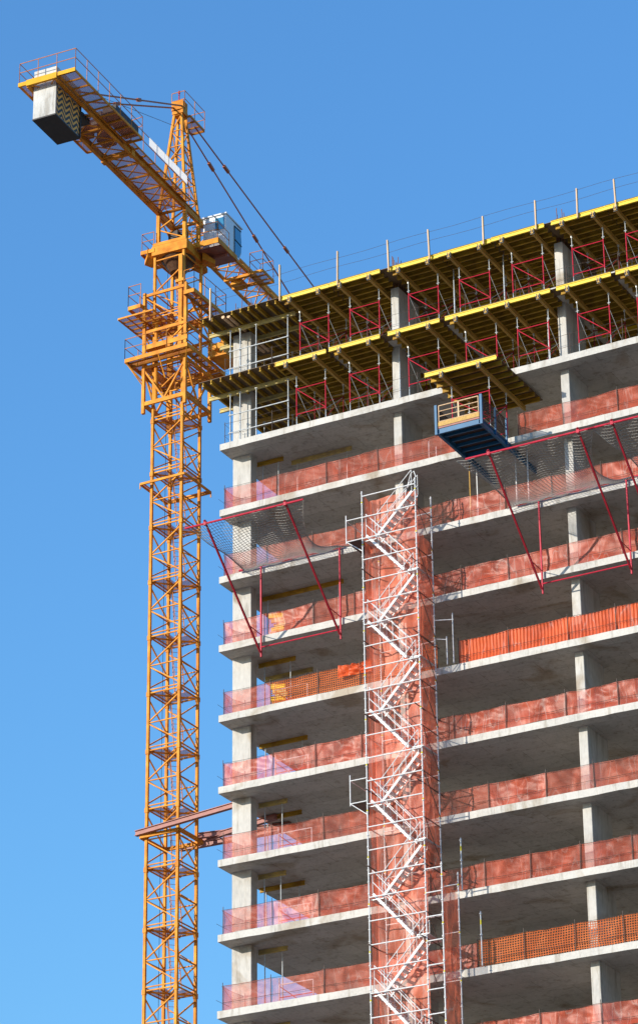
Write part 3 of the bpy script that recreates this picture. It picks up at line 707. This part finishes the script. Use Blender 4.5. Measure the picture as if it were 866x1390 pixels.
build('gate_bars', MB().tube((PX0+.14, PY0-.02, -2.82), (PX1-.12, PY0-.02, -2.82), .02, 6).tube((PX0+.14, PY0-.02, -3.06), (PX1-.12, PY0-.02, -3.06), .02, 6).tube((PX0+.14, PY0-.02, -3.31), (PX1-.12, PY0-.02, -3.31), .02, 6).bar(((PX0+PX1)/2, PY0-.02, -3.32), ((PX0+PX1)/2, PY0-.02, -2.56), .07, .03), m_board, gt)
for x in (PX0, PX1):
    build('side_rail', MB().tube((x, PY0, -2.6), (x, -.4, -2.6), .024, 6).tube((x, PY0, -3.05), (x, -.4, -3.05), .022, 6), m_thin, lp)
    build('side_mesh', MB().box(x-.008, x+.008, PY0+.1, -.5, -3.5, -2.65), grating('side_mesh_steel', (.06, .04, .03), duty=.55), lp)
tb = make_table('formwork table with yellow joists rolled out onto the blue loading platform', 'formwork', 'formwork tables being moved', (13.22, -1.5, -3.43), ylen=4.95, panel=True, platform=True, hw=1.68, wx=.89, sp=.55)
for i, (x, y, c) in enumerate(((12.0, .9, m_waler), (12.25, 1.1, m_white), (14.15, 1.0, m_white), (14.8, .8, m_white))):
    o = thing('steel_prop', ['brown', 'pale', 'pale', 'pale'][i]+f" prop under the first netted slab below the loading platform, {ORD[i]} from the left", 'steel prop', (x, y, -6.6), 'props below the loading platform')
    build('outer_tube', MB().tube((x, y, -6.59), (x, y, -5.2), .04, 8), c, o); build('inner_tube', MB().tube((x, y, -5.2), (x, y, -3.64), .03, 8), c, o)
for i, (x, h) in enumerate(((10.35, .8), (10.7, .45))):
    props(build('upright_bar', MB().tube((x, .35, -3.3), (x, .35, -3.3+h+.2), .03, 8), m_white), f"{'taller' if i == 0 else 'shorter'} white upright bar behind the netting left of the blue platform", 'upright bar', 'white bars left of the platform')

# ------------------------------------------------------------------ tower crane
CX, CY = -4.24, 3.17; W = .805
cr = thing('tower_crane', 'yellow-orange tower crane with lattice mast, striped counterweight and white cab', 'crane', (CX, CY, -G))
def T0(mb): return mb.xf(lambda p: p+Vector((CX, CY, 0)))
CP = [(-W, -W), (W, -W), (W, W), (-W, W)]           # left, front, right, back corners
PER = 2.77
def mast_section(z):
    b = MB()
    for x, y in CP: b.box(x-.062, x+.062, y-.062, y+.062, z, z+PER)
    for x, y in CP: b.box(x-.085, x+.085, y-.085, y+.085, z-.12, z+.10)
    for q in range(4):
        (ax, ay), (bx, by) = CP[q], CP[(q+1) % 4]
        b.bar((ax, ay, z+.05), (bx, by, z+.05), .05, .06); b.bar((ax, ay, z+.21), (bx, by, z+.21), .045, .05)
    root = build('mast_section', T0(b), m_crane, cr)
    zm = z+PER/2
    for q in range(4):
        (ax, ay), (bx, by) = CP[q], CP[(q+1) % 4]
        # vertex of the K sits on the first corner of each face
        f = MB(); o_ = .0
        f.bar((ax, ay, zm), (bx, by, zm), .05, .05)
        f.bar((ax, ay, zm+.03), (bx, by, z+PER-.22), .055, .055); f.bar((ax, ay, zm-.03), (bx, by, z+.3), .055, .055)
        build('side_bracing', T0(f), m_crane, root)
    p = MB().box(-W+.07, .1, -W+.07, W-.07, z+.06, z+.085).box(.1, W-.07, -.1, W-.07, z+.06, z+.085)
    build('rest_platform', T0(p), m_grate, root)
    pb = MB().bar((-W, -W, z+.02), (W, W, z+.02), .05, .07).bar((W, -W, z-.03), (-W, W, z-.03), .05, .07).bar((0, -W, z+.0), (0, W, z+.0), .045, .06)
    build('platform_bearer', T0(pb), m_crane, root)
    # sloping ladder
    l = MB(); a = Vector((.42, -.15, z+.1)); c = Vector((-.12, .35, z+PER+.05)); sd = Vector((.16, .16, 0))
    for s in (-1, 1): l.bar(a+sd*s, c+sd*s, .03, .05)
    for i in range(1, 10): l.tube(a+(c-a)*i/10-sd, a+(c-a)*i/10+sd, .011, 5)
    for s in (-1,): l.tube(a+sd*s+Vector((0, 0, .8)), c+sd*s+Vector((0, 0, .3)), .014, 5)
    build('ladder', T0(l), m_craneh, root)
    return root
z0 = .73-2.77*23
s0 = mast_section(.73); 
for k in range(-23, 4):
    if k == 0: continue
    c = copy_tree(s0, cr, (0, 0, PER*k)); c.location = s0.location+Vector((0, 0, PER*k))
for za_, zb2 in ((11.81, 12.42), (-G, .73-PER*23-.13)):
    b = MB()
    for x, y in CP: b.box(x-.06, x+.06, y-.06, y+.06, za_, zb2)
    for q in range(4): (ax, ay), (bx, by) = CP[q], CP[(q+1) % 4]; b.bar((ax, ay, zb2-.2), (bx, by, zb2-.2), .05, .06)
    build('mast_end', T0(b), m_crane, cr)
# hanging rope inside the mast
build('rope', MB().tube((CX-.45, CY-.2, -40), (CX-.45, CY-.2, 12), .012, 5), m_thin, cr)
# collar around the mast
c_ = MB(); h = 1.2
for a, b2 in (((-h, -h), (h, -h)), ((h, -h), (h, h)), ((h, h), (-h, h)), ((-h, h), (-h, -h))):
    c_.bar((*a, .15), (*b2, .15), .07, .11); c_.bar((a[0]*.93, a[1]*.93, .22), (b2[0]*.93, b2[1]*.93, .22), .04, .06)
for x, y in ((-h, -h), (h, h)): c_.bar((x, y, -.1), (x, y, .2), .04, .04)
build('collar', T0(c_.xf(lambda p: p+Vector((0, 0, 0)))), m_crane, cr)
# tie to the building
t_ = MB(); h = 1.0
for a, b2 in (((-h, -h), (h, -h)), ((h, -h), (h, h)), ((h, h), (-h, h)), ((-h, h), (-h, -h))): t_.bar((*a, -17.15), (*b2, -17.15), .12, .16)
tf = build('tie_collar', T0(t_), m_crane, cr)
for a, b2 in (((-5.45, 2.12, -16.98), (.5, 1.12, -16.96)), ((-3.2, 3.75, -16.98), (1.0, 4.6, -16.96)), ((-4.7, 4.72, -17.02), (1.0, 4.95, -16.98)), ((-3.3, 4.2, -17.02), (1.0, 3.3, -16.99))):
    build('tie_beam', MB().ibeam(a, b2, .2, .24, .03), m_tie, cr)
# climbing frame
h = 1.14; cf = MB()
for x, y in ((-h, -h), (h, -h), (h, h), (-h, h)): cf.box(x-.075, x+.075, y-.075, y+.075, 3.85, 10.35)
clf = build('climbing_frame', T0(cf), m_crane, cr)
def ring(zz, hh, w_, hgt): 
    m = MB()
    for a, b2 in (((-hh, -hh), (hh, -hh)), ((hh, -hh), (hh, hh)), ((hh, hh), (-hh, hh)), ((-hh, hh), (-hh, -hh))): m.bar((*a, zz), (*b2, zz), w_, hgt)
    return m
build('ring_beam', T0(ring(4.35, h, .1, .2)), m_crane, clf)
for zz in (6.3, 8.2, 10.2): build('ring_beam', T0(ring(zz, h, .08, .14)), m_crane, clf)
bc = MB()
for a, b2 in (((-h, -h), (h, -h)), ((h, -h), (h, h)), ((h, h), (-h, h)), ((-h, h), (-h, -h))):
    A = Vector((*a, 0)); B = Vector((*b2, 0)); Mi = (A+B)/2
    bc.bar(A+Vector((0, 0, 6.2)), Mi+Vector((0, 0, 4.4)), .08, .08); bc.bar(B+Vector((0, 0, 6.2)), Mi+Vector((0, 0, 4.4)), .08, .08)
    bc.bar(A+Vector((0, 0, 6.4)), B+Vector((0, 0, 8.1)), .06, .06); bc.bar(B+Vector((0, 0, 8.3)), A+Vector((0, 0, 10.1)), .06, .06)
build('diagonal_brace', T0(bc), m_crane, clf)
def railing(pts, z, parent, hh=1.1, name='handrail', mat=None, rad=.019, tr=None):
    m = MB()
    for a, b2 in zip(pts, pts[1:]):
        A = Vector((*a, z)); B = Vector((*b2, z)); L = (B-A).length; n = max(1, round(L/1.1))
        for zz in (hh, hh*.55): m.tube(A+Vector((0, 0, zz)), B+Vector((0, 0, zz)), rad, 6)
        for i in range(n+1): q = A+(B-A)*i/n; m.tube(q, q+Vector((0, 0, hh)), rad, 6)
    if tr: tr(m)
    return build(name, m, mat or m_craneh, parent)
def platform(x0, x1, y0, y1, z, holes=None, parent=clf, dep=.2, tr=None, bearers=4):
    e = MB().bar((x0, y0, z), (x1, y0, z), .05, dep).bar((x0, y1, z), (x1, y1, z), .05, dep).bar((x0, y0+.03, z), (x0, y1-.03, z), .05, dep).bar((x1, y0+.03, z), (x1, y1-.03, z), .05, dep)
    for i in range(1, bearers): yy = y0+(y1-y0)*i/bearers; e.bar((x0+.03, yy, z-.02), (x1-.03, yy, z-.02), .05, .08)
    g_ = MB().box(x0+.03, x1-.03, y0+.03, y1-.03, z+.04, z+.06)
    if tr: tr(e); tr(g_)
    a = build('platform', e, m_crane, parent); build('floor_grating', g_, m_grate, a); return a
def strips(x0, x1, y0, y1, z, i=1.2):
    platform(x0, x1, y0, CY-i, z, bearers=2); platform(x0, x1, CY+i, y1, z, bearers=2)
    platform(x0, CX-i, CY-i+.05, CY+i-.05, z); platform(CX+i, x1, CY-i+.05, CY+i-.05, z)
strips(-6.05, -2.6, 1.38, 4.9, 6.55)
railing([(-2.6, 1.38), (-6.05, 1.38), (-6.05, 4.9), (-2.6, 4.9), (-2.6, 1.38)], 6.62, clf, mat=m_craneh)
mb = MB().bar((-4.9, 1.42, 7.0), (-2.6, 1.42, 7.0), .04, .25).bar((-5.0, 1.6, 6.95), (-3.9, 1.6, 6.95), .25, .12)
build('toe_board', mb, m_crane, clf)
# bracing below the platform
for x in (-6.0, -4.2, -2.65):
    for y, yy in ((1.4, CY-h), (4.85, CY+h)): build('platform_strut', MB().bar((x, y, 6.45), (max(CX-h, min(CX+h, x)), yy, 5.5), .05, .05), m_crane, clf)
for y in (1.5, 3.1, 4.8): build('platform_strut', MB().bar((-6.0, y, 6.45), (CX-h, max(CY-h, min(CY+h, y)), 5.3), .05, .05), m_crane, clf)
# sloping grid canopy left
platform(-6.3, -4.35, 1.1, 3.5, 8.75, dep=.08, bearers=6)
mb = MB()
for x in (-5.8, -5.3, -4.8): mb.bar((x, 1.1, 8.72), (x, 3.5, 8.72), .04, .05)
build('canopy_bearer', mb, m_crane, clf)
# upper walkways
platform(-6.15, -5.45, 1.75, 4.8, 9.6); railing([(-5.45, 1.75), (-6.15, 1.75), (-6.15, 4.8), (-5.45, 4.8)], 9.7, clf)
platform(-3.02, -2.45, 1.7, 4.7, 9.6); railing([(-3.0, 1.7), (-2.45, 1.7), (-2.45, 4.7), (-3.0, 4.7)], 9.7, clf)
platform(-5.4, -3.05, 4.4, 4.9, 9.6, bearers=2)
build('hydraulic_unit', MB().box(-2.4, -1.75, 3.3, 4.5, 6.7, 7.4).box(-2.5, -1.55, 3.2, 4.6, 6.62, 6.7).tube((-2.1, 3.2, 7.0), (-2.1, 3.0, 7.0), .12, 10).tube((-2.0, 3.6, 7.4), (-2.0, 3.6, 7.65), .09, 10), m_crane, clf)
build('hydraulic_ram', MB().tube((CX-.55, CY-1.0, 4.4), (CX-.55, CY-1.0, 8.6), .09, 12).box(CX-.75, CX-.35, CY-1.1, CY-.9, 8.6, 8.75), m_crane, clf)
build('front_post', MB().box(CX+W-.1, CX+W+.1, CY-W-.32, CY-W-.12, 7.1, 12.0).box(CX+W-.25, CX+W+.2, CY-W-.36, CY-W-.1, 10.5, 10.65), m_crane, clf)

# slewing part: local frame turned a few degrees
RT = Matrix.Rotation(math.radians(3.3), 3, 'Z')
def U(mb): return mb.xf(lambda p: RT @ p + Vector((CX, CY, 0)))
tt = MB()
# turntable: box ring with a flared skirt
tt.box(-.95, .95, -.95, .95, 12.45, 12.95)
for (p, q, w2) in (((-.95, -.6), (-1.45, -.35), .45), ((.95, .7), (1.5, 1.0), .35), ((.5, .95), (.7, 1.5), .35), ((-.6, .95), (-.8, 1.4), .35)):
    P = Vector((*p, 0)); Q = Vector((*q, 0)); sd = (Q-P).cross(Vector((0, 0, 1))).normalized()*w2
    tt.add([P+sd+Vector((0, 0, 12.9)), P-sd+Vector((0, 0, 12.9)), P+sd+Vector((0, 0, 12.46)), P-sd+Vector((0, 0, 12.46)), Q+sd*.5+Vector((0, 0, 12.5)), Q-sd*.5+Vector((0, 0, 12.5)), Q+sd*.5+Vector((0, 0, 12.3)), Q-sd*.5+Vector((0, 0, 12.3))],
           [(0, 1, 5, 4), (2, 6, 7, 3), (0, 4, 6, 2), (1, 3, 7, 5), (4, 5, 7, 6), (0, 2, 3, 1)])
turn = build('turntable', U(tt), m_crane, cr)
build('slew_ring', U(MB().tube((0, 0, 12.96), (0, 0, 13.1), .8, 24)), m_dark, turn)
build('bearing_cone', U(MB().tube((0, 0, 11.75), (0, 0, 12.44), .38, 20, .85)), m_brown, turn)
ul = MB(); w_ = .72
for x, y in ((-w_, -w_), (w_, -w_), (w_, w_), (-w_, w_)): ul.box(x-.085, x+.085, y-.085, y+.085, 13.0, 14.9)
ul.box(-.9, .9, -.95, -.7, 12.96, 13.12).box(-.9, .9, .7, .95, 12.96, 13.12).box(-.8, -.64, -.7, .7, 14.7, 14.9).box(.64, .8, -.7, .7, 14.7, 14.9)
up = build('slewing_column', U(ul), m_crane, cr)
ub = MB()
q4 = [(-w_, -w_), (w_, -w_), (w_, w_), (-w_, w_)]
for i in range(4):
    a2, b2 = q4[i], q4[(i+1) % 4]
    ub.bar((*a2, 13.95), (*b2, 13.2), .06, .06); ub.bar((*a2, 14.0), (*b2, 14.75), .06, .06); ub.bar((*a2, 13.2), (*b2, 13.2), .06, .06); ub.bar((*a2, 14.85), (*b2, 14.85), .09, .12)
build('diagonal_brace', U(ub), m_crane, up)
build('slew_motor', U(MB().tube((.25, .2, 13.1), (.25, .2, 14.2), .16, 12).box(-.4, .1, -.3, .3, 13.2, 14.0)), m_dark, up)
# small side platform left
def UP(*a_, **k): return platform(*a_, tr=U, **k)
UP(-1.55, -.8, -.95, .6, 12.75, parent=up, bearers=2)
railing([(-.85, -.93), (-1.5, -.93), (-1.5, .55)], 12.85, up, hh=.95, tr=U)
# cab platform and cab
cp = UP(.75, 2.25, -.15, 1.85, 12.95, parent=up, dep=.28, bearers=4)
build('bearer', U(MB().box(.8, 2.2, .2, 1.8, 12.82, 12.88).bar((.7, 1.0, 12.75), (2.2, 1.0, 12.75), .12, .2)), m_tie, cp)
railing([(.8, -.13), (2.2, -.13), (2.2, 1.1)], 13.05, up, hh=.95, tr=U)
cabf = [(1.12, 13.28), (2.55, 13.28), (2.78, 13.75), (2.8, 14.4), (2.72, 15.05), (1.12, 15.22)]      # y, z outline seen from the side
xa, xb = .77, 2.02
cbm = MB().add([(xa, y, z) for y, z in cabf]+[(xb, y, z) for y, z in cabf], [(0, 1, 2, 3, 4, 5)[::1], (11, 10, 9, 8, 7, 6)]+[(i, i+6, (i+1) % 6+6, (i+1) % 6) for i in range(6)])
cab = build('operator_cab', U(cbm), m_cabw, cr)
build('roof', U(MB().box(xa-.05, xb+.05, 1.05, 2.85, 15.16, 15.23).box(xa+.2, xb-.3, 1.3, 2.2, 15.23, 15.32)), m_cabw, cab)
build('window', U(MB().add([(xb+.012, y, z) for y, z in ((2.02, 13.42), (2.5, 13.36), (2.74, 13.8), (2.76, 14.4), (2.68, 14.95), (2.02, 14.9))], [(0, 1, 2, 3, 4, 5)])), m_glass, cab)
build('window_frame', U(MB().bar((xb+.02, 2.0, 13.4), (xb+.02, 2.0, 14.95), .03, .04).bar((xb+.02, 2.0, 14.2), (xb+.02, 2.78, 14.15), .03, .04).bar((xb+.02, 2.0, 14.93), (xb+.02, 2.72, 14.97), .03, .04)), m_dark, cab)
build('window', U(MB().box(1.42, 1.92, 1.10, 1.112, 14.35, 15.02)), m_glass, cab)
build('door', U(MB().box(.85, 1.35, 1.095, 1.113, 13.4, 15.0)), m_cabw, cab)
build('front_glass', U(MB().add([(x, y+.01, z) for x in (xa+.06, xb-.06) for y, z in cabf[1:5]], [(0, 1, 5, 4), (1, 2, 6, 5), (2, 3, 7, 6)])), m_glass, cab)
# counter-jib
J0, J1 = -13.3, -.75
cj = build('counter_jib', U(MB().ibeam((-.72, J0, 14.95), (-.72, .75, 14.95), .16, .34, .04).ibeam((.72, J0, 14.95), (.72, .75, 14.95), .16, .34, .04)), m_crane, cr)
l = MB(); n = 11
for i in range(n+1):
    y = J0+(J1-J0)*i/n
    l.bar((-.66, y, 14.86), (.66, y, 14.86), .07, .09)
    if i < n: l.bar((-.66, y, 14.85), (.66, y+(J1-J0)/n, 14.85), .045, .045); l.bar((.66, y, 14.85), (-.66, y+(J1-J0)/n, 14.85), .045, .045)
build('lattice', U(l), m_crane, cj)
build('joint_plate', U(MB().box(-.83, -.61, -6.3, -6.0, 14.72, 15.2).box(.61, .83, -6.3, -6.0, 14.72, 15.2).bar((-.6, -6.15, 14.95), (.6, -6.15, 14.95), .2, .2)), m_crane, cj)
build('walkway', U(MB().box(-.64, .64, -9.9, J1, 15.0, 15.02)), m_grate, cj)
UP(.86, 1.72, J0, -6.9, 14.98, parent=cj, dep=.12, bearers=10)
UP(-1.2, -.84, J0, -7.0, 14.98, parent=cj, dep=.12, bearers=6)
UP(.82, 1.1, -6.88, -.9, 15.1, parent=cj, dep=.06, bearers=8)
build('end_beam', U(MB().bar((-.78, J0-.06, 14.97), (.80, J0-.06, 14.97), .09, .3).bar((-1.22, J0-.03, 15.0), (-.8, J0-.03, 15.0), .08, .2).bar((.84, J0-.03, 15.02), (1.74, J0-.03, 15.02), .08, .2)), m_cye, cj)
railing([(-1.2, -7.4), (-1.2, J0), (1.72, J0), (1.72, -6.95), (1.08, -6.9)], 15.08, cj, tr=U)
railing([(1.08, -6.85), (1.08, -.9)], 15.15, cj, tr=U)
for i in range(5):
    y = -5.2+i*.78; build('white_sheet', U(MB().add([(1.14, y, 15.72), (1.14, y+.76, 15.72), (1.14, y+.76, 16.22), (1.14, y, 16.22)], [(0, 1, 2, 3)])), m_banner, cj)
build('winch', U(MB().tube((-.5, -8.3, 15.4), (.5, -8.3, 15.4), .33, 16).box(-.6, -.3, -8.9, -7.9, 15.03, 15.7).box(.35, .6, -8.9, -7.9, 15.03, 15.7).box(-.35, .35, -7.6, -6.9, 15.03, 15.6)), m_dark, cj)
build('control_cabinet', U(MB().box(.9, 1.6, -9.3, -7.1, 15.06, 15.55)), m_dark, cj)
build('motor_housing', U(MB().box(-.3, .4, -10.3, -9.6, 14.6, 14.9)), m_dark, cj)
# counterweight blocks hanging through the frame
cwm = build('counterweight', U(MB().box(-.60, .56, -13.0, -10.75, 13.2, 15.75)), m_cw, cr)
build('hazard_face', U(MB().box(.562, .575, -12.95, -10.85, 13.25, 14.75)), m_chev, cwm)
build('base_tray', U(MB().box(-.62, .585, -13.02, -10.73, 13.13, 13.198).bar((.60, -10.8, 13.15), (.60, -10.8, 15.0), .05, .08).bar((.60, -12.98, 13.15), (.60, -12.98, 15.0), .03, .04)), m_dark, cwm)
# tower head
th = MB(); ap = 20.7
for x, y in q4: th.bar((x, y, 14.9), (x*.28, y*.28+.0, ap), .12, .12)
head = build('tower_head', U(th), m_crane, cr)
hb = MB(); nl = 6
for i in range(nl):
    s0_, s1_ = i/nl, (i+1)/nl
    f0 = 1-.72*s0_; f1 = 1-.72*s1_; za_, zb2 = 14.9+(ap-14.9)*s0_, 14.9+(ap-14.9)*s1_
    for q in range(4):
        A, B = q4[q], q4[(q+1) % 4]
        hb.bar((A[0]*f1, A[1]*f1, zb2), (B[0]*f1, B[1]*f1, zb2), .045, .045)
        if (i+q) % 2: hb.bar((A[0]*f0, A[1]*f0, za_), (B[0]*f1, B[1]*f1, zb2), .05, .05)
        else: hb.bar((B[0]*f0, B[1]*f0, za_), (A[0]*f1, A[1]*f1, zb2), .05, .05)
build('diagonal_brace', U(hb), m_crane, head)
build('ladder', U(MB().bar((.1, .30, 15), (.02, .16, 21.3), .03, .03).bar((.4, .30, 15), (.3, .16, 21.3), .03, .03)), m_craneh, head)
build('head_block', U(MB().box(-.28, .32, -.3, .25, 20.72, 20.9).box(-.28, -.2, -.28, .2, 20.9, 21.45).box(.22, .32, -.28, .2, 20.9, 21.45).bar((-.3, -.3, 21.2), (.34, -.3, 21.2), .04, .5)), m_crane, head)
build('sheave', U(MB().tube((-.1, 0, 21.2), (.1, 0, 21.2), .3, 18)), m_dark, head)
UP(-.32, .42, .3, 1.85, 20.8, parent=head, dep=.12, bearers=3)
railing([(-.3, -.3), (.42, -.3), (.42, 1.85), (-.32, 1.85)], 20.9, head, hh=1.05, tr=U)
build('mast_light', U(MB().tube((0, -.1, 21.3), (0, -.1, 22.0), .03, 8).tube((0, -.1, 22.0), (0, -.1, 22.15), .05, 8)), m_red, head)
# tie bars of the counter-jib
for x0_, x1_ in ((-.2, -.72), (.25, .72)):
    A = Vector((x0_, -.3, 21.1)); B = Vector((x1_, -11.6, 15.15)); t_ = MB().bar(A, B, .05, .07)
    f = .42+(.05 if x0_ < 0 else 0); C_ = A+(B-A)*f; D = (B-A).normalized(); t_.bar(C_-D*.2, C_+D*.2, .13, .16)
    build('tie_bar', U(t_), m_rust, cr)
build('signal_cable', U(MB().tube((-.1, -.3, 20.0), (.9, -9.3, 16.1), .012, 5)), m_thin, cr)
# jib
JL = 42; jz = 14.8
jb = build('jib', U(MB().bar((-.70, .75, jz), (-.70, JL, jz), .13, .13).bar((.70, .75, jz), (.70, JL, jz), .13, .13).bar((0, .75, jz+1.12), (0, JL, jz+1.12), .15, .15)), m_crane, cr)
l = MB(); y = .8; i = 0
while y < JL-1:
    l.bar((-.66, y, jz), (.66, y, jz), .055, .055)
    l.bar((-.66, y, jz), (.66, y+1.1, jz), .045, .045) if i % 2 == 0 else l.bar((.66, y, jz), (-.66, y+1.1, jz), .045, .045)
    for x in (-.68, .68): l.bar((x, y, jz+.04), (0, y+.55, jz+1.08), .05, .05); l.bar((0, y+.55, jz+1.08), (x, y+1.1, jz+.04), .05, .05)
    y += 1.1; i += 1
build('lattice', U(l), m_crane, jb)
build('walkway', U(MB().box(.3, .64, 1.0, JL-2, jz+.08, jz+.1)), m_grate, jb)
tp = UP(.85, 1.65, 5.9, 7.2, 14.55, parent=jb, dep=.14, bearers=3)
build('hanger', U(MB().bar((-.6, 6.1, 14.6), (.9, 6.1, 14.6), .14, .16).bar((-.6, 7.0, 14.6), (.9, 7.0, 14.6), .14, .16).box(-.3, .3, 6.2, 6.9, 14.35, 14.6)), m_crane, tp)
railing([(.9, 5.95), (1.63, 5.95), (1.63, 7.15), (.9, 7.15), (.9, 5.95)], 14.65, tp, tr=U)
# pendants of the jib
for (A, B, f) in (((-.2, 1.2, 20.75), (-.1, 16.2, 15.95), .17), ((.2, 1.2, 20.75), (.1, 33, 15.95), .11)):
    A = Vector(A); B = Vector(B); D = (B-A).normalized(); m = MB().bar(A, B, .05, .06); C_ = A+(B-A)*f
    m.bar(C_-D*.28, C_+D*.28, .13, .15); C_ = A+(B-A)*(.5 if B.y < 20 else .33); m.bar(C_-D*.25, C_+D*.25, .12, .14)
    build('pendant_bar', U(m), m_rust, cr)
